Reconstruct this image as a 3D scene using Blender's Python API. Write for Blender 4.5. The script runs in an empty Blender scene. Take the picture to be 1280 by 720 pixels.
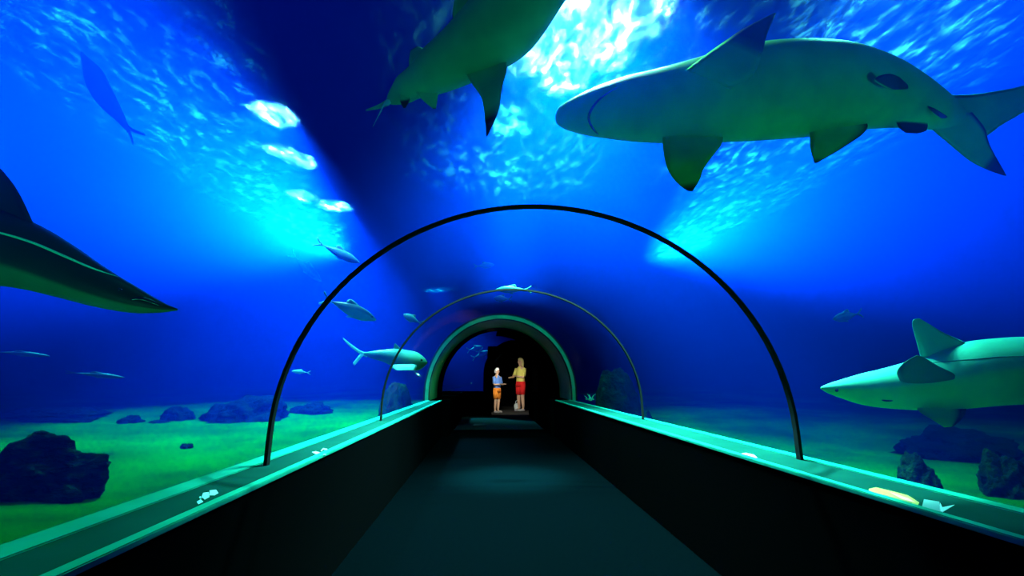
import bpy, bmesh, math, random
from mathutils import Vector, Matrix, noise
PI = math.pi
sc = bpy.context.scene
col = sc.collection
random.seed(7)

# ------------------------------------------------------------------ camera
F, PITCH, YAW = 540.0, 0.2090, 0.0568
LEDGE = 0.69
EYE = Vector((-0.272, 0.0, LEDGE + 0.390))
FW = Vector((math.sin(YAW) * math.cos(PITCH), math.cos(YAW) * math.cos(PITCH), math.sin(PITCH)))
RT = Vector((math.cos(YAW), -math.sin(YAW), 0))
UP = RT.cross(FW)
def at(px, py, d):
    """point seen at pixel (px, py), d metres in front of the eye"""
    return EYE + (FW + RT * ((px - 640) / F) + UP * ((360 - py) / F)) * d
def on_plane(px, py, z):
    v = FW + RT * ((px - 640) / F) + UP * ((360 - py) / F)
    return EYE + v * ((z - EYE.z) / v.z)
def on_x(px, py, x):
    v = FW + RT * ((px - 640) / F) + UP * ((360 - py) / F)
    return EYE + v * ((x - EYE.x) / v.x)

cd = bpy.data.cameras.new('camera'); cam = bpy.data.objects.new('camera', cd); col.objects.link(cam)
cam.location = EYE
cam.rotation_euler = Matrix((RT, UP, -FW)).transposed().to_euler()
cd.sensor_width = 36; cd.lens = F / 1280 * 36; cd.clip_start = 0.05; cd.clip_end = 200
sc.camera = cam
sc.view_settings.view_transform = 'Standard'; sc.view_settings.look = 'None'
sc.view_settings.exposure = 0; sc.view_settings.gamma = 1; sc.view_settings.use_curve_mapping = False
sc.cycles.max_bounces = 6; sc.cycles.transparent_max_bounces = 16
sc.cycles.volume_bounces = 0
sc.cycles.sample_clamp_indirect = 4
sc.cycles.use_denoising = True
sc.cycles.caustics_reflective = False; sc.cycles.caustics_refractive = False

# ------------------------------------------------------------------ materials
def mat(name, color=(.5, .5, .5), rough=.5, spec=.5, metal=0, emis=None, estr=1):
    m = bpy.data.materials.new(name); m.use_nodes = True
    b = m.node_tree.nodes['Principled BSDF']
    b.inputs['Base Color'].default_value = (*color, 1)
    b.inputs['Roughness'].default_value = rough
    b.inputs['Specular IOR Level'].default_value = spec
    b.inputs['Metallic'].default_value = metal
    if spec == 0: b.inputs['IOR'].default_value = 1.0
    if emis:
        b.inputs['Emission Color'].default_value = (*emis, 1); b.inputs['Emission Strength'].default_value = estr
    return m
class N:
    """tiny node helper"""
    def __init__(s, tree): s.t = tree
    def add(s, typ, ins=None, **kw):
        n = s.t.nodes.new(typ)
        for k, v in kw.items(): setattr(n, k, v)
        for k, v in (ins or {}).items():
            if isinstance(v, bpy.types.NodeSocket): s.t.links.new(v, n.inputs[k])
            else: n.inputs[k].default_value = v
        return n
    def link(s, a, b): s.t.links.new(a, b)
def ramp(n, fac, stops, interp='LINEAR'):
    r = n.add('ShaderNodeValToRGB', {'Fac': fac}); cr = r.color_ramp; cr.interpolation = interp
    while len(cr.elements) < len(stops): cr.elements.new(.5)
    for e, (p, c) in zip(cr.elements, stops): e.position = p; e.color = (*c, 1)
    return r
def noisy(name, c1, c2, scale=4, rough=.8, bump=.3, bscale=None, detail=6, dist=.05, spec=.2, lo=.35, hi=.65, stretch=None):
    m = mat(name, c1, rough, spec); n = N(m.node_tree); b = m.node_tree.nodes['Principled BSDF']
    tc = n.add('ShaderNodeTexCoord'); src = tc.outputs['Object']
    if stretch:
        mp = n.add('ShaderNodeMapping', {'Vector': src, 'Scale': stretch}); src = mp.outputs[0]
    t = n.add('ShaderNodeTexNoise', {'Vector': src, 'Scale': scale, 'Detail': detail})
    r = ramp(n, t.outputs['Fac'], [(lo, c1), (hi, c2)])
    n.link(r.outputs[0], b.inputs['Base Color'])
    t2 = n.add('ShaderNodeTexNoise', {'Vector': src, 'Scale': bscale or scale * 4, 'Detail': detail})
    bp = n.add('ShaderNodeBump', {'Height': t2.outputs['Fac'], 'Strength': bump, 'Distance': dist})
    n.link(bp.outputs[0], b.inputs['Normal'])
    return m

# ------------------------------------------------------------------ mesh helpers
def obj(name, bm, m=None, parent=None, smooth=False, label=None, cat=None, group=None, kind=None):
    me = bpy.data.meshes.new(name); bm.to_mesh(me); bm.free()
    if m: 
        for x in (m if isinstance(m, (list, tuple)) else [m]): me.materials.append(x)
    if smooth: me.polygons.foreach_set('use_smooth', [True] * len(me.polygons))
    o = bpy.data.objects.new(name, me); col.objects.link(o)
    if parent: o.parent = parent
    tag(o, label, cat, group, kind)
    return o
def tag(o, label=None, cat=None, group=None, kind=None):
    if label: o['label'] = label
    if cat: o['category'] = cat
    if group: o['group'] = group
    if kind: o['kind'] = kind
    return o
def empty(name, loc, label=None, cat=None, group=None):
    o = bpy.data.objects.new(name, None); o.location = loc; o.empty_display_size = .1; col.objects.link(o)
    return tag(o, label, cat, group)
def localise(o, origin):
    """move the mesh origin to a point, geometry stays put"""
    o.data.transform(Matrix.Translation(-Vector(origin))); o.location = Vector(origin); return o
def add_box(bm, a, b, mi=0):
    vs = [bm.verts.new((x, y, z)) for x in (a[0], b[0]) for y in (a[1], b[1]) for z in (a[2], b[2])]
    for q in ((0, 1, 3, 2), (4, 6, 7, 5), (0, 4, 5, 1), (2, 3, 7, 6), (0, 2, 6, 4), (1, 5, 7, 3)):
        f = bm.faces.new([vs[i] for i in q]); f.material_index = mi
def box(a, b, bevel=0):
    bm = bmesh.new(); add_box(bm, a, b)
    if bevel: bmesh.ops.bevel(bm, geom=bm.edges[:], offset=bevel, segments=2, affect='EDGES')
    bmesh.ops.recalc_face_normals(bm, faces=bm.faces[:])
    return bm
def extrude_profile(pts, y0, y1, ny=1, closed=True, caps=True, bm=None):
    bm = bm or bmesh.new(); rings = []
    for j in range(ny + 1):
        y = y0 + (y1 - y0) * j / ny
        rings.append([bm.verts.new((x, y, z)) for x, z in pts])
    n = len(pts)
    for a, b in zip(rings, rings[1:]):
        for i in range(n if closed else n - 1):
            bm.faces.new((a[i], a[(i + 1) % n], b[(i + 1) % n], b[i]))
    if caps and closed:
        bm.faces.new(rings[0][::-1]); bm.faces.new(rings[-1])
    bmesh.ops.recalc_face_normals(bm, faces=bm.faces[:])
    return bm
HW, AB, AZ = 1.30, 1.185, 0.135            # tunnel half width, rise of the arch, straight foot
def arch_pts(hw=HW, b=AB, z0=AZ, n=48, foot=LEDGE):
    p = [(-hw, foot)]
    for i in range(n + 1):
        t = PI * i / n; p.append((-hw * math.cos(t), LEDGE + z0 + b * math.sin(t)))
    p.append((hw, foot)); return p

# ------------------------------------------------------------------ world
w = bpy.data.worlds.new('world'); sc.world = w; w.use_nodes = True
w.node_tree.nodes['Background'].inputs[0].default_value = (0.0, 0.002, 0.13, 1)
w.node_tree.nodes['Background'].inputs[1].default_value = 1.0

# ------------------------------------------------------------------ water body
SURF = EYE.z + 3.4          # height of the water surface
BED = 0.30
Y0, Y1, XW = -9.0, 45.0, 32.0
YP = 8.6                    # the portal
YE = 17.0                   # end of the tunnel
water = bpy.data.materials.new('water'); water.use_nodes = True
nt = water.node_tree; nt.nodes.clear(); n = N(nt)
out = n.add('ShaderNodeOutputMaterial')
vs_ = n.add('ShaderNodeVolumeScatter', {'Color': (0.0, 0.065, 1.0, 1), 'Density': 0.08, 'Anisotropy': 0.7})
va = n.add('ShaderNodeVolumeAbsorption', {'Color': (0.0, 0.67, 0.87, 1), 'Density': 0.50})
ad = n.add('ShaderNodeAddShader'); n.link(vs_.outputs[0], ad.inputs[0]); n.link(va.outputs[0], ad.inputs[1])
n.link(ad.outputs[0], out.inputs['Volume'])
tr = n.add('ShaderNodeBsdfTransparent'); n.link(tr.outputs[0], out.inputs['Surface'])
ar = arch_pts(hw=HW + .035, b=AB + .035, foot=-0.6)
def evaluated(o):
    dg = bpy.context.evaluated_depsgraph_get(); dg.update()
    me = bpy.data.meshes.new_from_object(o.evaluated_get(dg)); return me
wo = obj('water', box((-XW, Y0, -0.5), (XW, Y1, SURF)), water, kind='stuff', label='blue sea water filling the tank around the tunnel', cat='water')
cuts = [obj('cut', extrude_profile(arch_pts(hw=1.475, b=1.545, foot=-0.6), YP + .0, YP + 1.37)), obj('cut', extrude_profile(arch_pts(hw=1.635, b=1.655, foot=-0.6), YP + 1.36, 13.60)), obj('cut', extrude_profile(ar, Y0 - 1, YP + .3)), obj('cut', box((-.28, 13.4, -.6), (1.47, 18.55, 2.14)))]
for c in cuts:
    md = wo.modifiers.new('b', 'BOOLEAN'); md.object = c; md.operation = 'DIFFERENCE'; md.solver = 'EXACT'
me = evaluated(wo); wo.modifiers.clear(); old = wo.data; wo.data = me; me.name = 'water'; bpy.data.meshes.remove(old)
me.materials.clear(); me.materials.append(water)
for c in cuts: bpy.data.objects.remove(c)

# ------------------------------------------------------------------ water surface
def surface():
    m = bpy.data.materials.new('water_surface'); m.use_nodes = True; nt = m.node_tree; nt.nodes.clear(); n = N(nt)
    out = n.add('ShaderNodeOutputMaterial'); tc = n.add('ShaderNodeTexCoord')
    mp = n.add('ShaderNodeMapping', {'Vector': tc.outputs['Object'], 'Scale': (1.5, 0.75, 1), 'Rotation': (0, 0, .5)})
    t1 = n.add('ShaderNodeTexNoise', {'Vector': mp.outputs[0], 'Scale': 5.0, 'Detail': 6, 'Roughness': .62, 'Distortion': .3})
    t2 = n.add('ShaderNodeTexNoise', {'Vector': mp.outputs[0], 'Scale': .7, 'Detail': 3})
    bp = n.add('ShaderNodeBump', {'Height': t1.outputs['Fac'], 'Strength': 1.0, 'Distance': .35})
    tl = n.add('ShaderNodeBsdfTranslucent', {'Color': (.9, .95, 1, 1), 'Normal': bp.outputs[0]})
    tp = n.add('ShaderNodeBsdfTransparent', {'Color': (1, 1, 1, 1)})
    rr = ramp(n, t1.outputs['Fac'], [(.42, (.003,) * 3), (.54, (.03,) * 3), (.66, (.25,) * 3)])
    r2 = ramp(n, t2.outputs['Fac'], [(.35, (.35,) * 3), (.65, (1.0,) * 3)])
    mm = n.add('ShaderNodeMath', {0: rr.outputs[0], 1: r2.outputs[0]}, operation='MULTIPLY')
    mx = n.add('ShaderNodeMixShader', {'Fac': mm.outputs[0]}); n.link(tp.outputs[0], mx.inputs[1]); n.link(tl.outputs[0], mx.inputs[2])
    n.link(mx.outputs[0], out.inputs['Surface'])
    bm = bmesh.new()
    bmesh.ops.create_grid(bm, x_segments=200, y_segments=220, size=1)
    for v in bm.verts:
        v.co.x *= 22; v.co.y = v.co.y * 18 + 12
        v.co.z = SURF - .03 + .03 * noise.noise(Vector((v.co.x * 1.5, v.co.y * 1.1, 0)))
    obj('water_surface', bm, m, smooth=True, kind='stuff', label='rippled surface of the tank water seen from below', cat='water surface')
surface()

# ------------------------------------------------------------------ seabed
sand = noisy('green_lit_algae_sand', (.0002, .016, .0003), (.0008, .14, .0008), scale=.9, rough=.95, bump=.5, bscale=5, dist=.08, lo=.3, hi=.7, spec=0)  # algae green, with the green lamp light put into the colour too
def bedz(x, y):
    return BED + .034 * max(math.hypot(x, y) - 4, 0) * (1 if math.hypot(x, y) < 16 else 16 / math.hypot(x, y)) + .10 * noise.noise(Vector((x * .35, y * .35, 3))) + .03 * noise.noise(Vector((x * 1.3, y * 1.3, 9)))
bm = bmesh.new()
NX, NY = 160, 130
grid = []
for j in range(NY + 1):
    y = Y0 + (Y1 - Y0) * (j / NY) ; row = []
    for i in range(NX + 1):
        u = i / NX * 2 - 1; x = math.copysign(1.42 + (XW - 1.42) * (abs(abs(u) - .0)) ** 1.6, u) if abs(u) > 1e-6 else 0
        row.append(bm.verts.new((x, y, bedz(x, y))))
    grid.append(row)
for j in range(NY):
    for i in range(NX):
        if i in (NX // 2 - 1, NX // 2) : continue
        if grid[j+1][i].co.y > YP and grid[j][i].co.y < 18.6 and -1.6 < grid[j][i].co.x + .01 and grid[j][i].co.x < 2.45: continue
        bm.faces.new((grid[j][i], grid[j][i + 1], grid[j + 1][i + 1], grid[j + 1][i]))
bmesh.ops.delete(bm, geom=[v for v in bm.verts if not v.link_faces], context='VERTS')
obj('seabed', bm, sand, smooth=True, kind='structure')

# ------------------------------------------------------------------ tunnel shell
black = mat('black_wall', (.0006, .0009, .0010), .9, 0)
black.node_tree.nodes['Principled BSDF'].inputs['IOR'].default_value = 1.0
carpet = noisy('dark_carpet', (.0001, .0005, .0007), (.0001, .0008, .0011), scale=60, rough=1, bump=.2, spec=0)
ledge_m = noisy('ledge_laminate', (.0015, .030, .022), (.002, .038, .027), scale=3, rough=.7, bump=.02, spec=0)
rim_m = noisy('teal_acrylic_rim', (.005, .18, .11), (.006, .23, .14), scale=6, rough=.5, bump=.05, spec=0)
rib_m = mat('dark_rib_seal', (.004, .008, .008), .8, .06)
obj('floor', box((-1.3, -2, -.1), (1.3, YP + 1.4, 0)), carpet, kind='structure')
for s, nm, tn, (x0, x1, x2, x3) in ((-1, 'left', (1, 3, 5), (1.13, 1.17, 1.335, 1.43)), (1, 'right', (2, 4, 6), (1.055, 1.09, 1.315, 1.375))):
    def span(a, b): return (s * a, s * b) if s > 0 else (s * b, s * a)
    a, b = span(x0 + .005, x2); obj('wall_' + nm, box((a, -2, 0), (b, YP + .2, LEDGE - .012)), black, kind='structure')
    a, b = span(x1, x2); obj('trim_%d' % tn[0], box((a, -2, LEDGE - .012), (b, YP, LEDGE)), ledge_m, kind='structure')
    a, b = span(x0, x1); obj('trim_%d' % tn[1], box((a, -2, LEDGE - .014), (b, YP, LEDGE + .004), .003), rim_m, kind='structure')
    a, b = span(x2 + .001, x3); obj('trim_%d' % tn[2], box((a, -2, BED - .3), (b, YP, LEDGE + .004), .003), rim_m, kind='structure')

def rib(y, label, thick=.016, dep=.03, hw=HW, b=AB):
    o = arch_pts(hw, b); i = arch_pts(hw - thick, b - thick)
    bm = bmesh.new()
    rings = []
    for yy in (y - dep / 2, y + dep / 2):
        rings.append(([bm.verts.new((p[0], yy, p[1])) for p in o], [bm.verts.new((p[0], yy, p[1])) for p in i]))
    (o0, i0), (o1, i1) = rings
    for k in range(len(o) - 1):
        for q in ((o0[k], o0[k+1], o1[k+1], o1[k]), (i0[k], i1[k], i1[k+1], i0[k+1]), (o0[k], i0[k], i0[k+1], o0[k+1]), (o1[k], o1[k+1], i1[k+1], i1[k])):
            bm.faces.new(q)
    for k in (0, len(o) - 1): bm.faces.new((o0[k], o1[k], i1[k], i0[k]))
    bmesh.ops.recalc_face_normals(bm, faces=bm.faces[:])
    return obj('tunnel_rib', bm, rib_m, smooth=False, label=label, cat='arch')
rib(2.20, 'large thin black arch rib across the tunnel, the nearer one')
rib(4.42, 'smaller thin dark arch rib in front of the tunnel portal')

# ------------------------------------------------------------------ lights
def spot(name, loc, target, energy, color, angle, blend=.6, size=.3):
    l = bpy.data.lights.new(name, 'SPOT'); l.energy = energy; l.color = color; l.spot_size = angle; l.spot_blend = blend; l.shadow_soft_size = size
    o = bpy.data.objects.new(name, l); o.location = loc; col.objects.link(o)
    o.rotation_euler = (Vector(target) - Vector(loc)).to_track_quat('-Z', 'Y').to_euler(); return o
LAMPS = (  # pixel where the beam meets the surface, height above it, target offset, watts, colour, cone, blend
    (668, 66, .5, (0, 0, 0), 5000, (.9, 1, .85), 66, .8),
    (700, 22, .55, (0, 0, 0), 9000, (.9, 1, .85), 70, .8),
    (704, 96, .5, (0, 0, 0), 6000, (.9, 1, .85), 66, .8),
    (752, 58, .55, (0, 0, 0), 9000, (.9, 1, .85), 70, .8),
    (795, 14, .55, (0, 0, 0), 4500, (.9, 1, .85), 70, .8),
    (764, 112, .45, (0, 0, 0), 2500, (.9, 1, .85), 66, 1),
    (735, -30, .6, (0, 0, 0), 2500, (.9, 1, .85), 76, .8),
    (730, 60, 1.6, (0, .2, 0), 1800, (.3, 1, .6), 110, 1),
    (650, 215, 1.2, (0, 0, -1), 2200, (.2, .95, .7), 124, 1),
    (1120, 40, 1.1, (0, 0, -1), 1800, (.3, 1, .6), 116, 1),
    (342, 140, .26, (0, 0, 0), 4500, (.8, .9, 1), 84, .3),
    (350, 186, .2, (0, 0, 0), 3000, (.8, .9, 1), 84, .3),
    (376, 198, .25, (0, 0, 0), 4500, (.8, .9, 1), 80, .3),
    (378, 243, .25, (0, 0, 0), 6000, (.8, .9, 1), 84, .3),
    (418, 256, .34, (0, 0, 0), 10000, (.8, .9, 1), 84, .3),
)
for px_, py_, hh, off, wt, c_, an, bl in LAMPS:
    S = on_plane(px_, py_, SURF); spot('tank_or_fill_lamp', S + Vector((0, 0, hh)), S + Vector(off), wt, c_, math.radians(an), bl, .25 if hh > .7 else .06)
# beams for the side glow, light shafts and far window; one starts under water
for loc, tgt, wt, an, bl in (
    ((-4.7, 15, SURF + 1.2), (-4.4, 7, SURF - .5), 420000, 20, 1),
    ((-17, 12.5, SURF - .25), (-7, 3.6, SURF - .9), 230000, 19, 1),  # added below the surface so the ripples above stay unlit
    ((-2.8, 17, SURF + 1.0), (-1.0, 15, 1.9), 9000, 40, 1),  # added to brighten the water behind the far window
    ((4.9, 15, SURF + 1.2), (4.4, 7, SURF - .5), 340000, 20, 1),
    ((-4.5, 9.2, SURF + 2.0), (-4.9, 8.6, 0), 6000, 13, 1),
    ((-3.6, 9.7, SURF + 2.0), (-3.7, 9.3, 0), 6000, 9, 1),
    ((3.4, 6, SURF + 3), (3.4, 6, 0), 4000, 50, 1),
):
    spot('tank_or_fill_lamp', loc, tgt, wt, (.15, .95, 1), math.radians(an), bl, .25)
spot('tank_or_fill_lamp', (-2.0, .9, SURF + 1), (-1.5, 1.1, 0), 2600, (.1, 1, .5), math.radians(26), 1, .2)  # added fill for the near left ledge
spot('tank_or_fill_lamp', (2.2, .9, SURF + 1), (1.7, 1.3, 0), 1300, (.1, 1, .5), math.radians(26), 1, .2)  # added fill for the near right ledge
spot('tank_or_fill_lamp', (0, 5.2, SURF + 2), (0, 5.2, 0), 150000, (.15, .8, .7), math.radians(15), 1, .2)  # added narrow beam that makes the pool of light on the carpet

for sx in (-1, 1):
    spot('belly_fill_light', (sx * 2.7, -.3, BED + .3), (sx * 1.0, 2.4, 2.8), 130, (.08, 1, .42), math.radians(95), 1, .0)  # added green fill for the shark undersides, out of view

# ------------------------------------------------------------------ portal and the dark chamber behind it
def ring(y0, y1, outer, inner, m, name, **kw):
    """an arch shaped collar between two profiles given as (half width, rise, foot z)"""
    o = arch_pts(*outer); i = arch_pts(*inner); bm = bmesh.new()
    o0, o1 = [[bm.verts.new((p[0], yy, p[1])) for p in o] for yy in (y0, y1)]
    i0, i1 = [[bm.verts.new((p[0], yy, p[1])) for p in i] for yy in (y0, y1)]
    for k in range(len(o) - 1):
        for q in ((o0[k], o0[k+1], o1[k+1], o1[k]), (i0[k], i1[k], i1[k+1], i0[k+1]), (o0[k], i0[k], i0[k+1], o0[k+1]), (o1[k], o1[k+1], i1[k+1], i1[k])):
            bm.faces.new(q)
    for k in (0, len(o) - 1): bm.faces.new((o0[k], o1[k], i1[k], i0[k]))
    bmesh.ops.recalc_face_normals(bm, faces=bm.faces[:])
    return obj(name, bm, m, **kw)
green_m = noisy('green_portal_paint', (.006, .15, .055), (.010, .21, .08), scale=4, rough=.5, bump=.15, spec=.4)
moss = noisy('dark_mossy_rock', (.0012, .005, .0015), (.005, .022, .004), scale=5, rough=.95, bump=1, bscale=9, dist=.1, spec=0)
pr = empty('tunnel_portal', (0, YP, LEDGE), 'green round collar where the clear tunnel meets the dark passage', 'portal')
def keep(o, parent):
    o.parent = parent; o.matrix_parent_inverse = Matrix.Translation(-parent.location); return o
keep(ring(YP - .12, YP + .0, (1.47, 1.54, AZ), (1.37, 1.43, AZ), rib_m, 'outer_collar'), pr)
keep(ring(YP - .16, YP - .10, (1.43, 1.50, AZ), (1.37, 1.43, AZ), green_m, 'collar_lip'), pr)
keep(ring(YP, YP + 1.35, (1.47, 1.54, AZ), (1.37, 1.43, AZ), green_m, 'sleeve'), pr)
# the dark passage: arched shell, black on the right, clear on the left
YD = 13.5
def shell(y0, y1, i0, i1, m, name, hw, bb, th=.04, foot=-.1):
    o = arch_pts(hw, bb, foot=foot)[i0:i1]; i = arch_pts(hw - th, bb - th, foot=foot)[i0:i1]
    return obj(name, extrude_profile(o + i[::-1], y0, y1), m, kind='structure')
pp = arch_pts(1.27, 1.36, foot=-.1); po = arch_pts(1.60, 1.62, foot=-.1)
obj('wall_portal', extrude_profile(po + pp[::-1], YP + 1.36, YP + 1.46), black, kind='structure')
shell(YP + 1.47, YD - .01, 25, 51, black, 'wall_chamber_right', 1.60, 1.62)
obj('wall_chamber_left', box((-1.60, YP + 1.47, -.1), (-1.56, YD - .01, LEDGE + .05)), black, kind='structure')
obj('wall_chamber_window', box((-1.60, YD, -.1), (-.372, YD + .08, LEDGE + .05)), black, kind='structure')
# end wall with the doorway; its left edge curves up along the far window
cx_, dw = .60, .72
door = [(cx_ + x, z) for x, z in arch_pts(dw, .72, .55, foot=-.1, n=24)]
outl = [(x, z) for x, z in arch_pts(1.60, 1.62, foot=-.1) if x > .62]
curve = [(.62 - 1.0 * math.cos(PI / 2 * k / 12), 1.25 + 1.05 * math.sin(PI / 2 * k / 12)) for k in range(12)]
obj('wall_doorway', extrude_profile([(-.38, -.1)] + curve + outl + door[::-1], YD, YD + .08), black, kind='structure')
obj('wall_passage_left', box((-.25, YD + .09, -.1), (-.17, 18.4, 2.1)), black, kind='structure')
obj('wall_passage_right', box((1.36, YD + .09, -.1), (1.44, 18.4, 2.1)), black, kind='structure')
obj('ceiling', box((-.17, YD + .09, 2.02), (1.36, 18.4, 2.1)), black, kind='structure')
obj('floor_chamber', box((-1.5, YP + 1.4, -.1), (1.56, 18.5, 0)), noisy('grey_passage_floor', (.03, .032, .03), (.045, .045, .042), scale=20, rough=.9, bump=.1, spec=0), kind='structure')
obj('wall_back', box((-.25, 18.42, -.1), (1.44, 18.5, 2.1)), black, kind='structure')
obj('wall_kerb_left', box((-1.55, YP + 1.47, 0), (-.98, YD - .01, LEDGE + .02)), black, kind='structure')
obj('wall_kerb_right', box((1.0, YP + 1.47, 0), (1.55, YD - .01, LEDGE + .02)), black, kind='structure')
for s, nm in ((-1, 'left'), (1, 'right')):
    obj('wall_sleeve_' + nm, box((min(s * 1.0, s * 1.36), YP + .21, 0), (max(s * 1.0, s * 1.36), YP + 1.35, LEDGE + .0)), black, kind='structure')

# acrylic panes
acr = bpy.data.materials.new('clear_acrylic'); acr.use_nodes = True; nt = acr.node_tree; nt.nodes.clear(); n = N(nt)
out = n.add('ShaderNodeOutputMaterial')
tp = n.add('ShaderNodeBsdfTransparent', {'Color': (.97, .99, .985, 1)}); gl = n.add('ShaderNodeBsdfGlossy', {'Roughness': .04, 'Color': (.8, .8, .8, 1)})
lw = n.add('ShaderNodeFresnel', {'IOR': 1.1}); fm = n.add('ShaderNodeMath', {0: lw.outputs[0], 1: .12}, operation='MULTIPLY'); mx = n.add('ShaderNodeMixShader', {'Fac': fm.outputs[0]})
n.link(tp.outputs[0], mx.inputs[1]); n.link(gl.outputs[0], mx.inputs[2]); n.link(mx.outputs[0], out.inputs['Surface'])
def pane(y0, y1, name):
    bm = bmesh.new(); p = arch_pts(HW + .012, AB + .012); rows = [[bm.verts.new((x, y, z)) for x, z in p] for y in (y0, y1)]
    for k in range(len(p) - 1): bm.faces.new((rows[0][k], rows[1][k], rows[1][k+1], rows[0][k+1]))
    return obj(name, bm, acr, smooth=True, kind='structure')
pane(-2, 2.175, 'window_1'); pane(2.225, 4.395, 'window_2'); pane(4.445, YP - .16, 'window_3')
shell(YP + 1.47, YD - .01, 1, 25, acr, 'window_4', 1.60, 1.62, .01, foot=LEDGE + .05)
obj('window_5', extrude_profile([(-1.58, LEDGE + .05)] + [(x, z) for x, z in arch_pts(1.58, 1.60) if x < .6 and z > LEDGE + .1] + curve[::-1][:-1] + [(-.39, LEDGE + .05)], YD + .02, YD + .03), acr, kind='structure')


# ------------------------------------------------------------------ sharks and fish
def cr(p, t):
    """Catmull-Rom through a list of tuples, t in 0..len-1"""
    i = min(int(t), len(p) - 2); f = t - i
    a, b, c, d = p[max(i - 1, 0)], p[i], p[i + 1], p[min(i + 2, len(p) - 1)]
    return [0.5 * (2 * b[k] + (c[k] - a[k]) * f + (2 * a[k] - 5 * b[k] + 4 * c[k] - d[k]) * f * f + (3 * b[k] - a[k] - 3 * c[k] + d[k]) * f ** 3) for k in range(len(b))]
skin = bpy.data.materials.new('fish_skin'); skin.use_nodes = True; n = N(skin.node_tree); b_ = skin.node_tree.nodes['Principled BSDF']
at_ = n.add('ShaderNodeAttribute', attribute_name='pigment')
tx = n.add('ShaderNodeTexCoord'); nz = n.add('ShaderNodeTexNoise', {'Vector': tx.outputs['Object'], 'Scale': 7.0, 'Detail': 5})
mr = n.add('ShaderNodeMapRange', {'Value': nz.outputs['Fac'], 'From Min': .3, 'From Max': .7, 'To Min': .86, 'To Max': 1.12})
vm = n.add('ShaderNodeVectorMath', {0: at_.outputs['Color'], 1: mr.outputs[0]}, operation='MULTIPLY')
n.link(vm.outputs[0], b_.inputs['Base Color']); b_.inputs['Roughness'].default_value = .42; b_.inputs['IOR'].default_value = 1.2; b_.inputs['Specular IOR Level'].default_value = .4
nz2 = n.add('ShaderNodeTexNoise', {'Vector': tx.outputs['Object'], 'Scale': 90.0})
bp = n.add('ShaderNodeBump', {'Height': nz2.outputs['Fac'], 'Strength': .12, 'Distance': .004}); n.link(bp.outputs[0], b_.inputs['Normal'])
dark_skin = mat('dark_mouth_and_eye', (.004, .006, .006), .25, .5)
def sm(a, b, x):
    x = min(max((x - a) / (b - a), 0), 1); return x * x * (3 - 2 * x)
def mixc(a, b, t): return tuple(a[i] + (b[i] - a[i]) * t for i in range(3))
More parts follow.
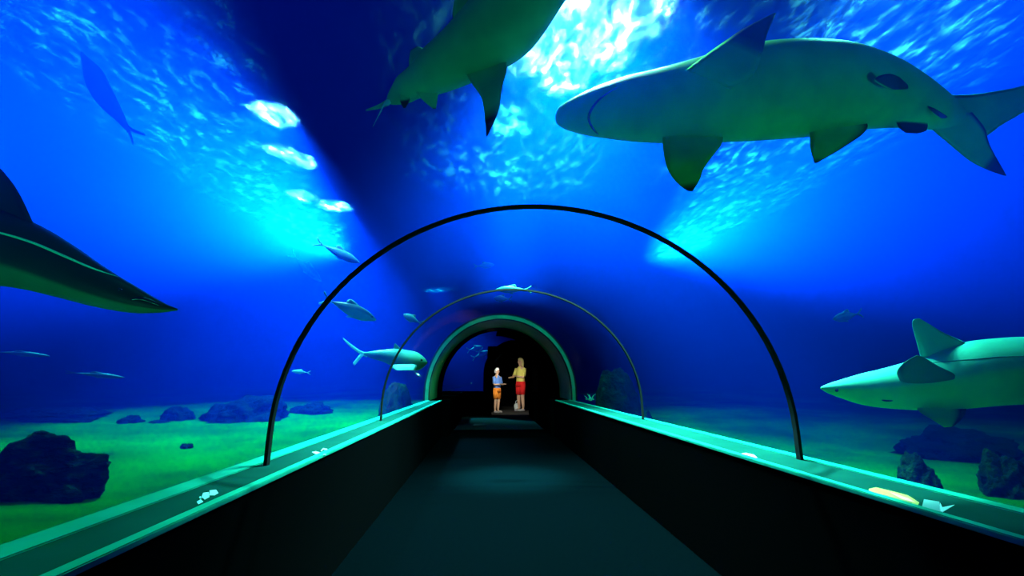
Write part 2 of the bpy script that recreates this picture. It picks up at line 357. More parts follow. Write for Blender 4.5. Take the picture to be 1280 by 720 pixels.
class Beast:
    def __init__(s, back, belly, tip=(.012, .018, .018), dorsal=(0, 0, 1), edge=(.0, .5)):
        s.bm = bmesh.new(); s.col = s.bm.verts.layers.float_color.new('pigment')
        s.back, s.belly, s.tip, s.edge = back, belly, tip, edge; s.dorsal = Vector(dorsal).normalized()
    def body(s, st, nu=None, nv=36, expo=1.0, k=1.0):
        """stations (upper px, upper py, lower px, lower py, depth[, width ratio])"""
        st = [tuple(q) + ((k,) if len(q) == 5 else ()) for q in st]
        nu = nu or len(st) * 6; rings = []; cen = []
        for i in range(nu + 1):
            q = cr(st, (len(st) - 1) * i / nu)
            U, L = at(q[0], q[1], q[4]), at(q[2], q[3], q[4]); cen.append(((U + L) / 2, (U - L) / 2, max(q[5], .05)))
        for i, (c, a, kk) in enumerate(cen):
            ax = (cen[min(i + 1, nu)][0] - cen[max(i - 1, 0)][0]).normalized()
            wv = ax.cross(a); r = []
            for j in range(nv):
                t = 2 * PI * j / nv; ct, st_ = math.cos(t), math.sin(t)
                v = s.bm.verts.new(c + a * ct + wv * st_ * kk)
                nn = (a.normalized() * ct + (wv.normalized() if wv.length > 0 else wv) * st_) if a.length > 1e-6 else Vector((0, 0, 0))
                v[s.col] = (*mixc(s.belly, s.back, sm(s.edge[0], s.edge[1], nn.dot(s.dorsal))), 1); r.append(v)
            rings.append(r)
        for a, b in zip(rings, rings[1:]):
            for j in range(nv): s.bm.faces.new((a[j], a[(j + 1) % nv], b[(j + 1) % nv], b[j])).smooth = True
        s.bm.faces.new(rings[0][::-1]); s.bm.faces.new(rings[-1])
        from mathutils.bvhtree import BVHTree
        s.bm.normal_update(); s.tree = BVHTree.FromBMesh(s.bm)
    def fin(s, le, te, thick=.07, tip_from=.75, color=None, n=14, m=8, edge_dark=0):
        """lens section blade between a leading and a trailing edge of (px, py, depth)"""
        color = color or s.belly; rows = []
        for i in range(n + 1):
            t = i / n; A = at(*cr(le, (len(le) - 1) * t)); B = at(*cr(te, (len(te) - 1) * t)); rows.append((A, B))
        span = (rows[-1][0] + rows[-1][1] - rows[0][0] - rows[0][1])
        rings = []
        for i, (A, B) in enumerate(rows):
            ch = B - A; nr = ch.cross(span)
            if nr.length < 1e-9: nr = Vector((0, -1, 0))
            nr.normalize(); r = []
            for side in (1, -1):
                for j in range(m):
                    f = j / m if side > 0 else 1 - j / m
                    th = thick * (1 - .55 * i / n) * ch.length * 1.0 * (math.sqrt(max(f, 0)) * (1 - f)) * 1.3
                    v = s.bm.verts.new(A + ch * f + nr * th * side)
                    dk = sm(tip_from - .06, tip_from + .06, i / n)
                    if edge_dark: dk = max(dk, sm(1 - edge_dark, 1 - edge_dark * .5, f))
                    v[s.col] = (*mixc(color, s.tip, dk), 1); r.append(v)
            rings.append(r)
        k = 2 * m
        for a, b in zip(rings, rings[1:]):
            for j in range(k): s.bm.faces.new((a[j], a[(j + 1) % k], b[(j + 1) % k], b[j])).smooth = True
        s.bm.faces.new(rings[0][::-1]); s.bm.faces.new(rings[-1])
    def hit(s, px, py):
        v = at(px, py, 1) - EYE; r = s.tree.ray_cast(EYE, v.normalized())
        return (r[0], r[1]) if r[0] else (None, None)
    def line(s, pts, r=.004, color=None, n=24, mi=1, taper=True):
        """a groove or a stripe lying on the skin along pixels"""
        rings = []; P = []
        for i in range(n + 1):
            q = cr(pts, (len(pts) - 1) * i / n); h, nn = s.hit(q[0], q[1])
            if h: P.append((h, nn))
        for i, (h, nn) in enumerate(P):
            ax = (P[min(i + 1, len(P) - 1)][0] - P[max(i - 1, 0)][0])
            if ax.length < 1e-7: continue
            ax.normalize(); u = nn.normalized(); w_ = ax.cross(u); rr = r * (math.sin(PI * (i + .5) / (len(P) + .5)) ** .5 if taper else 1)
            ring_ = []
            for j in range(8):
                t = 2 * PI * j / 8; v = s.bm.verts.new(h + w_ * rr * math.cos(t) + u * rr * .45 * math.sin(t)); v[s.col] = (*(color or s.tip), 1); ring_.append(v)
            rings.append(ring_)
        for a, b in zip(rings, rings[1:]):
            for j in range(8):
                f = s.bm.faces.new((a[j], a[(j + 1) % 8], b[(j + 1) % 8], b[j])); f.material_index = mi; f.smooth = True
    def eye(s, px, py, r=.012):
        h, nn = s.hit(px, py)
        if not h: return
        g = bmesh.ops.create_icosphere(s.bm, subdivisions=2, radius=r, matrix=Matrix.Translation(h - nn * r * .4))
        for v in g['verts']:
            for f in v.link_faces: f.material_index = 1; f.smooth = True
    def done(s, name, label, cat, group=None):
        bmesh.ops.recalc_face_normals(s.bm, faces=s.bm.faces[:])
        c = sum((v.co for v in s.bm.verts), Vector()) / len(s.bm.verts)
        o = obj(name, s.bm, [skin, dark_skin], label=label, cat=cat, group=group); localise(o, c); return o

# --- the big shark at the upper right, belly towards us
D = 2.45
b = Beast((.08, .22, .18), (.10, .46, .08), dorsal=(.1, .55, .8), edge=(.15, .6))
b.body([(694, 145, 694, 147, D, .8), (700, 133, 699, 157, D, .8), (732, 115, 722, 166, D, .8), (775, 99, 765, 173, D, .8), (815, 90, 815, 177, D, .85),
        (860, 78, 860, 177, D, .85), (905, 65, 905, 176, D, .85), (955, 56, 955, 174, D), (1005, 54, 1000, 171, D + .02), (1055, 59, 1040, 167, D + .04),
        (1105, 75, 1085, 161, D + .06), (1145, 96, 1125, 159, D + .08), (1170, 112, 1158, 161, D + .1, .8), (1188, 122, 1178, 163, D + .12, .55), (1205, 135, 1200, 160, D + .13, .3)], k=.85)
b.fin([(858, 104, D - .05), (858, 88, D - .16), (880, 70, D - .20), (905, 52, D - .18), (932, 34, D - .12), (968, 16, D - .05)],
      [(905, 122, D - .05), (914, 110, D - .22), (940, 96, D - .24), (952, 70, D - .20), (959, 42, D - .13), (970, 17, D - .05)], .10, .62)
b.fin([(830, 140, D - .02), (828, 172, D - .05), (831, 200, D - .16), (838, 218, D - .18), (849, 231, D - .2), (860, 239, D - .21)],
      [(898, 140, D - .02), (904, 174, D - .05), (893, 192, D - .13), (880, 210, D - .18), (874, 226, D - .2), (866, 239, D - .21)], .09, .84)
b.fin([(1008, 140, D), (1012, 170, D - .03), (1013, 186, D - .06), (1018, 204, D - .07)],
      [(1078, 140, D), (1084, 161, D - .02), (1058, 182, D - .05), (1021, 204, D - .07)], .07, .9, edge_dark=.16)
b.fin([(1092, 100, D - .20), (1098, 95, D - .22), (1112, 92, D - .25), (1124, 96, D - .27)],
      [(1112, 112, D - .18), (1128, 112, D - .20), (1135, 111, D - .24), (1135, 106, D - .27)], .08, .1)
b.fin([(1120, 152, D - .02), (1124, 160, D - .02), (1132, 166, D - .03)], [(1160, 154, D), (1158, 163, D - .01), (1148, 167, D - .02)], .1, .1)
b.fin([(1158, 132, D - .03), (1165, 134, D - .06), (1172, 138, D - .08)], [(1176, 148, D - .02), (1182, 148, D - .05), (1185, 146, D - .08)], .1, .1)
b.fin([(1172, 112, D + .1), (1183, 118, D + .12), (1215, 118, D + .15), (1250, 113, D + .18), (1285, 105, D + .22), (1345, 80, D + .28)],
      [(1170, 155, D + .1), (1200, 178, D + .12), (1231, 171, D + .15), (1252, 156, D + .18), (1285, 136, D + .22), (1348, 84, D + .28)], .05, .9)
b.fin([(1160, 158, D + .1), (1185, 179, D + .1), (1212, 201, D + .1), (1236, 213, D + .1), (1257, 220, D + .1)],
      [(1215, 140, D + .12), (1231, 160, D + .12), (1236, 178, D + .12), (1246, 198, D + .11), (1258, 219, D + .1)], .05, .68, edge_dark=.12)
b.line([(772, 109), (753, 121), (741, 134), (736, 147), (740, 159), (748, 168)], .0075)
b.done('shark', 'large pale green shark swimming left above the tunnel, belly showing, at upper right', 'shark')

# --- shark at the top centre, tail down to the left
D = 2.6
b = Beast((.05, .16, .15), (.16, .5, .26), dorsal=(0, .6, .8), edge=(.1, .6))
b.body([(483, 125, 484, 129, D + .25, .5), (489, 111, 492, 131, D + .22, .5), (498, 97, 508, 129, D + .2, .7), (514, 84, 524, 122, D + .15, .8), (531, 64, 550, 116, D + .1),
        (548, 47, 587, 103, D + .05), (568, 26, 630, 84, D), (600, -10, 668, 55, D - .04), (636, -50, 706, 0, D - .08), (690, -120, 745, -55, D - .12), (740, -170, 770, -110, D - .14), (776, -172, 780, -160, D - .15)], k=.85)
b.fin([(628, 50, D), (634, 82, D - .06), (628, 108, D - .16), (623, 140, D - .2), (609, 171, D - .24)],
      [(572, 70, D), (588, 102, D - .04), (602, 122, D - .14), (606, 148, D - .19), (608, 170, D - .24)], .08, .72)
b.fin([(585, 40, D - .05), (567, 25, D - .06), (568, 0, D - .08), (576, -40, D - .1)], [(620, 10, D), (610, -10, D - .05), (600, -30, D - .08), (580, -42, D - .1)], .08, .8)
b.fin([(536, 66, D + .1), (531, 61, D + .12), (522, 58, D + .16)], [(514, 92, D + .1), (511, 78, D + .12), (513, 63, D + .16)], .12, .95)
b.fin([(549, 108, D + .1), (548, 117, D + .1), (545, 136, D + .12)], [(518, 112, D + .1), (526, 123, D + .1), (541, 136, D + .12)], .12, .95)
b.fin([(516, 115, D + .15), (513, 124, D + .15), (507, 135, D + .16)], [(498, 112, D + .15), (500, 126, D + .15), (504, 135, D + .16)], .12, .5)
b.fin([(492, 118, D + .22), (483, 125, D + .24), (477, 136, D + .28), (466, 158, D + .34)], [(486, 132, D + .2), (480, 133, D + .22), (474, 144, D + .26), (466, 159, D + .34)], .2, .99, color=(.5, .85, .8))
b.fin([(486, 122, D + .24), (474, 130, D + .3), (457, 137, D + .4)], [(486, 132, D + .24), (474, 136, D + .3), (457, 139, D + .4)], .12, .99)
b.done('shark', 'dark teal shark at the top centre with its tail pointing down left', 'shark')

# --- dark shark at the left edge, snout to the right
D = 1.95
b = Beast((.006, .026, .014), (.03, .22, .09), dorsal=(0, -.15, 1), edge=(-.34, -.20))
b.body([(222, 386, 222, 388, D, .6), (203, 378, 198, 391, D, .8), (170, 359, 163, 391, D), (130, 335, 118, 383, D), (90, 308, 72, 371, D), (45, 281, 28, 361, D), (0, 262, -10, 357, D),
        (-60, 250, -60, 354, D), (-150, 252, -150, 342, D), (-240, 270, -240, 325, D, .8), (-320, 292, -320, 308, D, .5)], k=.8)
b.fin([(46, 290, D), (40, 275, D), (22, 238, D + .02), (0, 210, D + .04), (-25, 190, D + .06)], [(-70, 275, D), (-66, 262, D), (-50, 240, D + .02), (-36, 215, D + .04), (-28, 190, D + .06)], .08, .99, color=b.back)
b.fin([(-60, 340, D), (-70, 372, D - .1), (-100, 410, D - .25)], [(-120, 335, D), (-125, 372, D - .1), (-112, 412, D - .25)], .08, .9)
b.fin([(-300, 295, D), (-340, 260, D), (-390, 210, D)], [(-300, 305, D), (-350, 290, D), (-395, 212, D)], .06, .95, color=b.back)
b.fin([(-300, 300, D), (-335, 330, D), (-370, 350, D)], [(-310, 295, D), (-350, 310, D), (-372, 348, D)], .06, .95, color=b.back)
b.line([(-40, 282), (0, 291), (40, 303), (80, 320), (115, 335), (148, 346)], .0055, color=(.15, 1, .6), mi=0)  # bright reflection along the ridge, painted into the skin as a pale stripe
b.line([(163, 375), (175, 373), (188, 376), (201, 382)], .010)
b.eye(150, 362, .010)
b.done('shark', 'dark shark entering at the left edge, painted highlight along its flank, snout pointing right', 'shark')

# --- pale shark at the right edge, snout to the left
D = 2.6
b = Beast((.05, .38, .22), (.04, .54, .03), dorsal=(0, -.25, 1), edge=(.12, .42), tip=(.008, .012, .010))
b.body([(1026, 484, 1026, 486, D, .7), (1035, 480, 1034, 491, D, .8), (1055, 474, 1052, 498, D), (1080, 467, 1078, 506, D), (1110, 460, 1108, 510, D), (1145, 450, 1142, 512, D), (1180, 436, 1180, 512, D), (1215, 427, 1215, 509, D),
        (1250, 423, 1250, 506, D), (1290, 421, 1290, 504, D), (1350, 425, 1350, 498, D + .02), (1430, 440, 1430, 486, D + .05, .7), (1500, 456, 1500, 472, D + .1, .5)], k=.75)
b.fin([(1152, 452, D), (1149, 440, D), (1143, 418, D), (1140, 405, D), (1142, 399, D)], [(1225, 445, D), (1208, 429, D), (1180, 416, D), (1160, 404, D), (1149, 398, D)], .08, 1.2, color=(.04, .36, .22))
b.fin([(1126, 478, D - .06), (1121, 465, D - .16), (1130, 453, D - .20), (1146, 444, D - .22)], [(1186, 482, D - .06), (1194, 469, D - .16), (1176, 459, D - .20), (1154, 446, D - .22)], .12, 1.2, color=(.015, .12, .05))
b.fin([(1138, 485, D), (1146, 511, D - .06), (1164, 524, D - .16), (1180, 534, D - .2)], [(1210, 485, D), (1208, 512, D - .06), (1202, 524, D - .16), (1192, 533, D - .2)], .08, 1.2, edge_dark=.3)
b.fin([(1485, 462, D + .08), (1530, 430, D + .1), (1580, 380, D + .14)], [(1490, 468, D + .08), (1540, 455, D + .1), (1584, 384, D + .14)], .06, .9)
b.fin([(1485, 462, D + .08), (1520, 490, D + .1), (1545, 515, D + .14)], [(1490, 460, D + .08), (1530, 472, D + .1), (1549, 512, D + .14)], .06, .9)
b.line([(1150, 455), (1180, 452), (1215, 449), (1250, 446), (1300, 445)], .004, color=(.03, .16, .10), mi=0)
b.line([(1102, 500), (1108, 501), (1116, 501)], .006)
b.eye(1046, 488, .011)
b.done('shark', 'pale teal shark at the right edge with upright rounded dorsal fin, snout pointing left', 'shark')

# --- shark beside the portal
D = 6.3
b = Beast((.03, .18, .09), (.015, .10, .03), dorsal=(0, -.3, 1), edge=(.2, .6))
b.body([(455, 441, 455, 443, D, .5), (465, 439, 465, 448, D, .7), (480, 437, 479, 452, D), (494, 436, 490, 457, D), (510, 438, 508, 462, D), (522, 441, 522, 463, D), (530, 447, 530, 459, D), (534, 452, 534, 454, D, .7)], k=.9)
b.fin([(462, 441, D), (452, 439, D), (440, 431, D), (429, 422, D)], [(458, 447, D), (448, 441, D), (437, 433, D), (429, 424, D)], .12, 1.2, color=(.25, .65, .5))
b.fin([(460, 441, D), (453, 446, D), (443, 457, D)], [(456, 440, D), (450, 443, D), (441, 454, D)], .12, 1.2, color=(.3, .8, .65))
b.fin([(504, 441, D), (500, 435, D), (494, 429, D)], [(492, 441, D), (492, 436, D), (493, 430, D)], .12, 1.2)
b.fin([(521, 456, D - .26), (521, 459, D - .30), (519, 463, D - .33)], [(490, 456, D - .26), (490, 460, D - .30), (494, 463, D - .33)], .07, 1.2, color=(.05, .26, .18))
b.eye(527, 450, .02)
b.done('shark', 'small green shark beside the left rim of the tunnel portal, tail to the left', 'shark')

def fish(tail, nose, h, d, label, back=(.04, .18, .12), belly=(.12, .35, .26), d2=None, dorsal=(0, 0, 1), group=None, k=.55, tailh=1.0, cat='fish', name='fish'):
    """a slim fish between two pixels, h px deep"""
    d2 = d2 or d; (tx_, ty), (nx, ny) = tail, nose; L = math.hypot(nx - tx_, ny - ty); ux, uy = (nx - tx_) / L, (ny - ty) / L
    vx, vy = uy, -ux
    if vy > 0: vx, vy = -vx, -vy
    back = tuple(c * .4 for c in back); belly = tuple(c * .6 for c in belly)
    b = Beast(back, belly, dorsal=dorsal, edge=(-.1, .5))
    st = []
    for t, r in ((.16, .10), (.22, .16), (.35, .5), (.5, .86), (.65, 1), (.8, .84), (.92, .46), (.98, .18), (1, .04)):
        x, y = tx_ + ux * L * t, ty + uy * L * t; r *= h / 2; st.append((x + vx * r, y + vy * r, x - vx * r, y - vy * r, d + (d2 - d) * t, k))
    b.body(st, nv=20)
    P = lambda t, s: (tx_ + ux * L * t + vx * s * h, ty + uy * L * t + vy * s * h, d + (d2 - d) * t)
    for sg in (1, -1):
        b.fin([P(.22, 0), P(.10, .25 * sg * tailh), P(0, .55 * sg * tailh)], [P(.16, -.05 * sg), P(.09, .05 * sg), P(-.01, .42 * sg * tailh)], .1, 1.2, n=6, m=4)
    b.fin([P(.68, .42), P(.58, .62), P(.48, .72)], [P(.42, .32), P(.42, .48), P(.44, .66)], .1, 1.2, n=6, m=4)
    b.fin([P(.70, -.3), P(.62, -.5), P(.54, -.62)], [P(.58, -.3), P(.54, -.45), P(.5, -.6)], .1, 1.2, n=6, m=4)
    b.eye(*P(.92, .1)[:2], r=h * d / F * .06)
    return b.done(name, label, cat, group)
G = 'fish swimming around the tunnel'
fish((402, 372), (470, 400), 17, 5.0, 'silvery green fish just inside the left of the large arch rib', group=G, back=(.06, .2, .14), belly=(.2, .6, .42))
fish((394, 302), (450, 329), 12, 6.0, 'blue grey fish above left of the large arch rib, snout touching it', group=G, back=(.12, .35, .4), belly=(.08, .2, .22))
fish((363, 316), (402, 352), 11, 11.0, 'faint hazy fish left of the large arch rib', group=G)
fish((528, 405), (504, 393), 9, 6.5, 'small fish above the left shoulder of the portal', group=G, back=(.1, .4, .3), belly=(.03, .12, .1))
fish((388, 466), (364, 464), 5, 6.5, 'tiny pale fish low left inside the large arch rib', group=G, back=(.5, .8, .7), belly=(.3, .6, .5))
fish((82, 465), (156, 472), 6, 4.5, 'thin pale fish above the seabed at left, the right one of two', group=G, back=(.4, .85, .75), belly=(.05, .15, .15), tailh=.6)
fish((-14, 439), (62, 445), 6, 4.5, 'thin pale fish cut by the left edge of the view', group=G, back=(.4, .85, .75), belly=(.05, .15, .15), tailh=.6)
fish((1078, 391), (1041, 399), 12, 4.6, 'small dark green fish left of the pale shark at right', group=G, back=(.02, .10, .06), belly=(.04, .22, .12))
fish((664, 362), (620, 362), 9, 5.2, 'dark green fish directly under the top of the smaller arch rib', group=G, back=(.02, .12, .06), belly=(.02, .12, .06))
fish((640, 374), (617, 373), 8, 6.0, 'small dark blue fish just above the portal rim', group=G, back=(.02, .05, .08), belly=(.01, .03, .05))
fish((592, 333), (618, 331), 7, 7.5, 'faint fish between the two arch ribs near their tops', group=G, back=(.02, .08, .12), belly=(.02, .08, .12))
D = 4.1
b = Beast((.004, .012, .02), (.004, .012, .02), dorsal=(0, 0, 1))
b.body([(100, 66, 102, 64, D, .7), (104, 84, 116, 76, D), (108, 104, 128, 88, D), (118, 124, 138, 108, D), (132, 140, 148, 128, D), (146, 152, 156, 146, D, .7), (160, 166, 163, 163, D, .5)], k=.6)
b.fin([(150, 152, D), (160, 166, D), (166, 182, D)], [(158, 150, D), (164, 165, D), (167, 180, D)], .1, 1.2, n=6, m=4)
b.fin([(158, 160, D), (168, 166, D), (182, 170, D)], [(156, 152, D), (165, 160, D), (181, 167, D)], .1, 1.2, n=6, m=4)
b.done('fish', 'dim dark fish shape high in the water at upper left', 'fish', G)
fish((584, 438), (604, 434), 7, 15.5, 'pale fish seen through the window behind the portal, the upper one', group='pale fish behind the far window', back=(.5, .9, .9), belly=(.5, .9, .9))
fish((590, 448), (612, 439), 7, 15.5, 'pale fish seen through the window behind the portal, the lower one', group='pale fish behind the far window', back=(.5, .9, .9), belly=(.5, .9, .9))

# ------------------------------------------------------------------ rocks
def rock(px, py, wpx, hpx, label, seed=0, loc=None, z=BED, m=None, depth_ratio=.8, name='rock', amp=.35, cat='rock', det=5, freq=1.6):
    for _ in range(6):
        base = on_plane(px, py, z); z = bedz(base.x, base.y) - .02
    if loc: base = Vector((*loc, bedz(*loc) - .02)); z = base.z
    d = (base - EYE).dot(FW); rx = wpx / 2 * d / F; rz = hpx * d / F
    bm = bmesh.new(); bmesh.ops.create_icosphere(bm, subdivisions=det, radius=1)
    for v in bm.verts:
        p = v.co.copy(); off = Vector((seed * 7.3, seed * 3.1, seed))
        r = 1 + amp * noise.fractal(p * freq + off, .9, 2.1, 5) + .05 * noise.noise(p * 9 + off)
        v.co = Vector((p.x * r * rx, p.y * r * rx * depth_ratio, p.z * r * rz * .95))
    zmin = min(v.co.z for v in bm.verts)
    o = obj(name, bm, m or moss, smooth=True, label=label, cat=cat); o.location = (base.x, base.y + rx * depth_ratio * .5, z); return o
far_m = noisy('dark_reef_rock', (.001, .004, .003), (.003, .010, .006), scale=2, rough=.95, bump=1, bscale=6, dist=.15, spec=0)
coral_spots = bpy.data.materials.new('spotted_rock')
coral_spots = noisy('spotted_rock', (.001, .005, .001), (.012, .045, .016), scale=6, rough=.9, bump=1, bscale=12, dist=.06, spec=0, lo=.5, hi=.72, stretch=(1, 1, 2))
rock(22, 628, 140, 72, 'big dark mossy boulder on the seabed at the lower left', 3, m=coral_spots, depth_ratio=.55)
rock(300, 528, 92, 30, 'dark low rock on the seabed left of the large arch rib foot', 5, m=far_m)
rock(218, 519, 36, 17, 'small hazy rock mound between two others at far left', 8, m=far_m)
rock(158, 527, 26, 10, 'small flat stone at far left of the dark low rock', 9, m=far_m)
rock(195, 530, 22, 5, 'tiny flat stone right of the small flat stone', 19, m=far_m)
rock(40, 519, 120, 14, 'wide hazy rock ridge at the far left edge of the seabed', 11, m=far_m)
rock(231, 563, 16, 8, 'fist sized dark stone on the bright green sand at left', 12, m=moss)
rock(385, 518, 50, 14, 'faint rock inside the foot of the large arch rib', 14, m=far_m)
rock(1073, 610, 34, 22, 'small round dark stone beside the right ledge', 15, m=moss)
rock(1160, 625, 46, 50, 'upright dark rock standing by the right ledge', 16, m=moss, amp=.3)
rock(1225, 575, 130, 36, 'broad black reef rock behind the upright one at right', 17, m=far_m)
rock(1275, 625, 60, 52, 'black rock cut by the right edge of the view', 18, m=moss)
rock(0, 0, 58, 66, 'dark green reef rock against the right side of the portal', 21, loc=(2.0, 7.5), m=moss, depth_ratio=.9, amp=.2)
rock(0, 0, 40, 50, 'dark rock against the left side of the portal', 23, loc=(-1.85, 7.8), m=moss, depth_ratio=.9, amp=.2)
rock(812, 528, 8, 13, 'small dark upright stone beyond the right ledge', 22, m=moss)

# ------------------------------------------------------------------ stickers on the ledges
st_w = mat('white_print', (.28, .55, .46), .5, .3); st_y = mat('yellow_print', (.42, .34, .03), .45, .4); st_g = mat('grey_print', (.10, .26, .20), .5, .3)
st_d = mat('brown_print', (.22, .14, .02), .5, .3)
def flat(pts, m, name, parent=None, z=LEDGE + .0015, th=.001, **kw):
    """thin printed shape lying on the ledge, outline in pixels"""
    bm = bmesh.new(); P = [on_plane(x, y, z) for x, y in pts]
    t = [bm.verts.new(p) for p in P]; u = [bm.verts.new(p - Vector((0, 0, th))) for p in P]
    bm.faces.new(t); bm.faces.new(u[::-1]); k = len(P)
    for i in range(k): bm.faces.new((t[i], u[i], u[(i + 1) % k], t[(i + 1) % k]))
    bmesh.ops.recalc_face_normals(bm, faces=bm.faces[:])
    o = obj(name, bm, m, **kw)
    if parent: keep(o, parent)
    return o
c = on_plane(1120, 622, LEDGE)
e = empty('species_sticker', c, 'yellow and grey fish sticker on the right ledge', 'sticker')
flat([(1086, 611), (1095, 609), (1112, 613), (1135, 619), (1149, 628), (1146, 633), (1130, 630), (1108, 624), (1098, 617), (1086, 614)], st_y, 'yellow_fish_print', e)
flat([(1104, 618), (1140, 628), (1139, 630), (1110, 622)], st_d, 'dark_stripe', e, z=LEDGE + .0025)
flat([(1112, 615), (1136, 623), (1146, 629), (1128, 624)], mat('pale_yellow_print', (.8, .75, .2), .4, .4), 'pale_stripe', e, z=LEDGE + .0025)
flat([(1155, 624), (1174, 627), (1176, 640), (1152, 635)], st_g, 'grey_panel', e)
flat([(1175, 628), (1178, 634), (1193, 631), (1178, 640), (1174, 638)], st_w, 'white_fin_print', e)
c = on_plane(258, 620, LEDGE); e = empty('species_sticker', c, 'pale mottled sticker on the left ledge, the nearer one', 'sticker')
for q in ([(262, 613), (270, 612), (273, 616), (268, 619), (262, 619)], [(254, 616), (261, 615), (262, 621), (256, 624), (252, 621)], [(246, 627), (251, 624), (254, 627), (248, 630)], [(249, 621), (251, 620), (252, 623), (250, 623)]):
    flat(q, st_w, 'printed_blot', e)
c = on_plane(400, 566, LEDGE); e = empty('species_sticker', c, 'small pale sticker with a loop on the left ledge beyond the rib', 'sticker')
flat([(390, 565), (395, 564), (402, 566), (408, 568), (398, 569)], st_w, 'printed_body', e)
for q in ([(401, 563), (404, 560), (409, 561), (411, 564), (408, 566), (409, 563.6), (407, 562), (404, 561.6), (402, 564)],): flat(q, st_w, 'printed_loop', e)
c = on_plane(938, 570, LEDGE); e = empty('species_sticker', c, 'small pale oval sticker on the right ledge before the rib foot', 'sticker')
flat([(926, 567), (932, 566), (942, 568), (947, 572), (940, 573), (938, 570), (930, 569)], st_w, 'printed_arc', e)

# ------------------------------------------------------------------ visitors
skin_m = mat('pale_skin', (.62, .40, .26), .6, .3)
def tube(segs, m, name, parent, nv=14, expo=1):
    """lofted garment or hair: list of (centre, rx, ry)"""
    bm = bmesh.new(); rings = []
    for c, rx, ry in segs:
        rings.append([bm.verts.new((c[0] + rx * math.cos(2 * PI * j / nv), c[1] + ry * math.sin(2 * PI * j / nv), c[2])) for j in range(nv)])
    for a, b in zip(rings, rings[1:]):
        for j in range(nv): bm.faces.new((a[j], a[(j + 1) % nv], b[(j + 1) % nv], b[j]))
    bm.faces.new(rings[0][::-1]); bm.faces.new(rings[-1])
    bmesh.ops.recalc_face_normals(bm, faces=bm.faces[:])
    return obj(name, bm, m, parent, smooth=True)
def limb(pts, m, name, parent, nv=12):
    """sleeve or trouser leg following joints (point, radius)"""
    bm = bmesh.new(); rings = []
    for i, (p, r) in enumerate(pts):
        p = Vector(p); a = (Vector(pts[min(i + 1, len(pts) - 1)][0]) - Vector(pts[max(i - 1, 0)][0])).normalized()
        u = a.cross(Vector((0, 1, .01))).normalized(); v = a.cross(u)
        rings.append([bm.verts.new(p + u * r * math.cos(2 * PI * j / nv) + v * r * math.sin(2 * PI * j / nv)) for j in range(nv)])
    for a, b in zip(rings, rings[1:]):
        for j in range(nv): bm.faces.new((a[j], a[(j + 1) % nv], b[(j + 1) % nv], b[j]))
    bm.faces.new(rings[0][::-1]); bm.faces.new(rings[-1])
    bmesh.ops.recalc_face_normals(bm, faces=bm.faces[:])
    return obj(name, bm, m, parent, smooth=True)
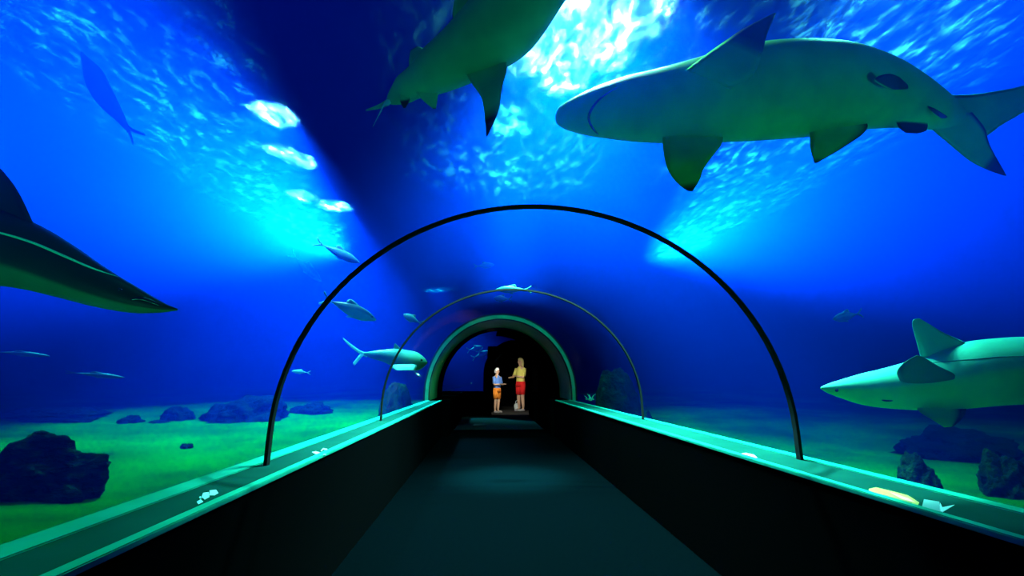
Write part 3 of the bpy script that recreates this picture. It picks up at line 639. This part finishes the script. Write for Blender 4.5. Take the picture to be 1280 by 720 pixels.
def person(base, H, yaw, label, hands, hair_col, top_col, low_col, long_hair=False, shorts=True, step=.0, shoe=(.3, .3, .3)):
    """standing figure 1.75 m tall in its own space, scaled to H; hands = ((x, y, z), (x, y, z)); faces -y"""
    s = H / 1.75; root = empty('person', base, label, 'person'); root.rotation_euler = (0, 0, yaw); root.scale = (s, s, s)
    V, E, R = [], [], []
    def chain(start, pts):
        last = start
        for p, r in pts:
            V.append(p); R.append(r); E.append((last, len(V) - 1)); last = len(V) - 1
        return last
    V.append((0, 0, .95)); R.append((.15, .11))
    ch = chain(0, [((0, 0, 1.08), (.13, .10)), ((0, -.005, 1.25), (.15, .105)), ((0, .0, 1.40), (.14, .09))])
    nk = chain(ch, [((0, .005, 1.48), (.055, .055)), ((0, -.01, 1.54), (.055, .058)), ((0, -.02, 1.60), (.072, .085)), ((0, -.015, 1.67), (.078, .092)), ((0, -.01, 1.72), (.05, .06))])
    joints = []
    for k, sx in enumerate((-1, 1)):
        hp = chain(0, [((sx * .09, 0, .88), (.095, .10)), ((sx * .10, -.01 - step * sx, .50), (.062, .065)), ((sx * .10, .01 - step * 1.6 * sx, .28), (.055, .06)), ((sx * .10, .02 - step * 2 * sx, .09), (.036, .04)), ((sx * .105, -.06 - step * 2 * sx, .045), (.04, .035)), ((sx * .11, -.15 - step * 2 * sx, .03), (.035, .022))])
        sh = Vector((sx * .19, 0, 1.38)); hd = Vector(hands[k]); mid = (sh + hd) / 2
        L1 = .29; dd = (hd - sh).length; off = math.sqrt(max(L1 * L1 - dd * dd / 4, 0))
        d_ = (hd - sh).normalized(); out_ = Vector((sx * .5, .6, -.5)); out_ = (out_ - d_ * out_.dot(d_)).normalized()
        el = mid + out_ * off
        a = chain(ch, [(tuple(sh), (.052, .052)), (tuple(el), (.038, .038)), (tuple(el.lerp(hd, .9)), (.026, .024)), (tuple(hd), (.034, .016))])
        joints.append((sh, el, hd))
        fd = (hd - el).normalized(); side = fd.cross(Vector((0, 0, 1))); side = side.normalized() if side.length > .1 else Vector((1, 0, 0))
        for q, ln in ((-.028, .062), (-.010, .074), (.010, .070), (.028, .055)):
            p0 = hd + fd * .035 + side * q; chain(a, [(tuple(p0), (.0095, .0095)), (tuple(p0 + fd * ln * .55 + Vector((0, 0, -.006))), (.0085, .0085)), (tuple(p0 + fd * ln * .9 + Vector((0, 0, -.02))), (.0075, .0075))])
        p0 = hd + side * -.035 * sx; chain(a, [(tuple(p0 + fd * .01 - side * .012 * sx), (.011, .011)), (tuple(p0 + fd * .045 - side * .022 * sx), (.009, .009))])
    me = bpy.data.meshes.new('body'); me.from_pydata(V, E, []); o = bpy.data.objects.new('body', me); col.objects.link(o)
    md = o.modifiers.new('s', 'SKIN'); md.use_smooth_shade = True
    for i, r in enumerate(R): me.skin_vertices[0].data[i].radius = r
    me.skin_vertices[0].data[0].use_root = True
    o.modifiers.new('u', 'SUBSURF').levels = 2
    m2 = evaluated(o); bpy.data.objects.remove(o)
    bm = bmesh.new(); bm.from_mesh(m2)
    # nose, ears, eyes and mouth on the head
    def blob(c, r, sc_, mi=0):
        g = bmesh.ops.create_icosphere(bm, subdivisions=2, radius=r, matrix=Matrix.Translation(c) @ Matrix.Diagonal((*sc_, 1)))
        for v in g['verts']:
            for f in v.link_faces: f.material_index = mi; f.smooth = True
    blob((0, -.115, 1.615), .016, (.8, 1.2, 1.3))
    for sx in (-1, 1): blob((sx * .078, -.005, 1.62), .022, (.35, .8, 1.3)); blob((sx * .03, -.098, 1.64), .011, (1.2, .6, .7), 1)
    blob((0, -.098, 1.575), .018, (1.3, .4, .3), 2)
    obj('body', bm, [skin_m, dark_skin, mat('lips', (.4, .12, .1))], root, smooth=True)
    hm = mat('hair', hair_col, .8, .2); tm = mat('top_cloth', top_col, .9, .1); lm = mat('lower_cloth', low_col, .9, .1)
    hz = 1.32 if long_hair else 1.56
    tube([((0, .045, hz), .07, .05), ((0, .05, 1.58), .088, .07), ((0, .02, 1.66), .093, .096), ((0, .0, 1.72), .082, .09), ((0, -.005, 1.765), .04, .045)], hm, 'hair', root)
    sh_ = tube([((0, 0, .90), .178, .135), ((0, 0, 1.05), .160, .128), ((0, 0, 1.22), .175, .130), ((0, 0, 1.36), .185, .115), ((0, 0, 1.43), .12, .09), ((0, .005, 1.47), .072, .072)], tm, 'shirt', root)
    for sh, el, hd in joints:
        limb([(sh + Vector((0, 0, .02)), .068), (sh.lerp(el, .4), .066), (sh.lerp(el, .85), .062)], tm, 'sleeve', sh_)
    kb = .56 if shorts else .12
    lw = tube([((0, 0, .80), .185, .135), ((0, 0, .88), .19, .142), ((0, 0, .97), .182, .138)], lm, 'shorts' if shorts else 'trousers', root)
    for sx in (-1, 1):
        pts = [((sx * .095, 0, .88), .108), ((sx * .10, -.005 - step * .6 * sx, .70), .098), ((sx * .10, -.01 - step * sx, .54), .088)]
        if not shorts: pts += [((sx * .10, .01 - step * 1.6 * sx, .30), .076), ((sx * .10, .02 - step * 2 * sx, .08), .07)]
        limb(pts, lm, 'leg_cloth', lw)
        y_ = -step * 2 * sx
        bm = bmesh.new(); bmesh.ops.create_icosphere(bm, subdivisions=3, radius=1)
        for v in bm.verts: v.co = Vector((sx * .105 + v.co.x * .052, -.055 + y_ + v.co.y * .14, max(v.co.z, -.6) * .055 + .033))
        obj('shoe', bm, mat('shoe_' , shoe, .6), root, smooth=True)
    return root
pL = on_plane(621, 516, 0); pR = on_plane(651, 514, 0)
hL = (at(621, 460, (pL - EYE).dot(FW)).z); hR = (at(650, 447, (pR - EYE).dot(FW)).z)
person(pL, hL, .9, 'person in a light blue top and orange shorts standing at left in the dark passage', ((-.10, -.28, 1.12), (.10, -.30, 1.12)), (.75, .8, .8), (.12, .28, .75), (.75, .25, .03))
person(pR, hR, -.9, 'taller person in a yellow top and red shorts standing at right in the dark passage', ((-.12, -.36, 1.10), (.05, -.30, 1.16)), (.65, .60, .25), (.72, .68, .16), (.65, .02, .02), long_hair=True)
# pale bag on the passage floor
g = on_plane(646.5, 513, 0); bg = empty('bag', g, 'small pale bag standing on the floor by the taller person', 'bag')
bm = bmesh.new(); bmesh.ops.create_icosphere(bm, subdivisions=3, radius=1)
for v in bm.verts:
    p = v.co; f = 1 - .25 * max(p.z, 0); v.co = Vector((math.copysign(abs(p.x) ** .7, p.x) * .12 * f, math.copysign(abs(p.y) ** .7, p.y) * .07 * f, (math.copysign(abs(p.z) ** .7, p.z) + 1) * .13))
bagm = mat('pale_canvas', (.6, .68, .66), .9); obj('pouch', bm, bagm, bg, smooth=True)
limb([((-.06, 0, .23), .008), ((-.05, 0, .31), .008), ((0, 0, .35), .008), ((.05, 0, .31), .008), ((.06, 0, .23), .008)], bagm, 'handle', bg)
lampz = 1.98
l = bpy.data.lights.new('visitor_fill_light', 'SPOT'); l.energy = 230; l.color = (1, .95, .8); l.spot_size = math.radians(75); l.spot_blend = 1; l.shadow_soft_size = 0  # added warm fill aimed at the visitors, no fixture
o = bpy.data.objects.new('visitor_fill_light', l); col.objects.link(o); o.location = (.2, pL.y - 1.9, 1.78)
o.rotation_euler = (Vector((.55, pL.y, .75)) - o.location).to_track_quat('-Z', 'Y').to_euler()
l = bpy.data.lights.new('sleeve_fill_light', 'POINT'); l.energy = 5; l.color = (.1, 1, .5); l.shadow_soft_size = 0  # added green fill to brighten the portal sleeve
o = bpy.data.objects.new('sleeve_fill_light', l); col.objects.link(o); o.location = (-.9, YP + .5, LEDGE + .25)
print('PEOPLE', pL, pR, hL, hR)

# pale branching coral on the reef rock by the portal
cb = (at(738, 501, 7.2)); co = empty('coral', cb, 'small pale branching coral on the reef rock right of the portal', 'coral'); cm_ = mat('pale_coral', (.12, .5, .32), .9, 0)
bm = bmesh.new()
for k in range(9):
    a = -1.2 + 2.4 * k / 8; L = .09 + .05 * math.sin(k * 2.3); pts = []
    for q in range(5):
        t = q / 4; pts.append(Vector((math.sin(a) * L * t + .012 * math.sin(k + q * 2), .03 * math.cos(k * 1.7) * t, math.cos(a) * L * t)))
    rings = []
    for q, p in enumerate(pts):
        r = .012 * (1 - .5 * q / 4); rings.append([bm.verts.new(p + Vector((r * math.cos(2 * PI * j / 6), r * math.sin(2 * PI * j / 6), 0))) for j in range(6)])
    for A_, B_ in zip(rings, rings[1:]):
        for j in range(6): bm.faces.new((A_[j], A_[(j + 1) % 6], B_[(j + 1) % 6], B_[j]))
    bm.faces.new(rings[-1])
obj('branches', bm, cm_, co, smooth=True)
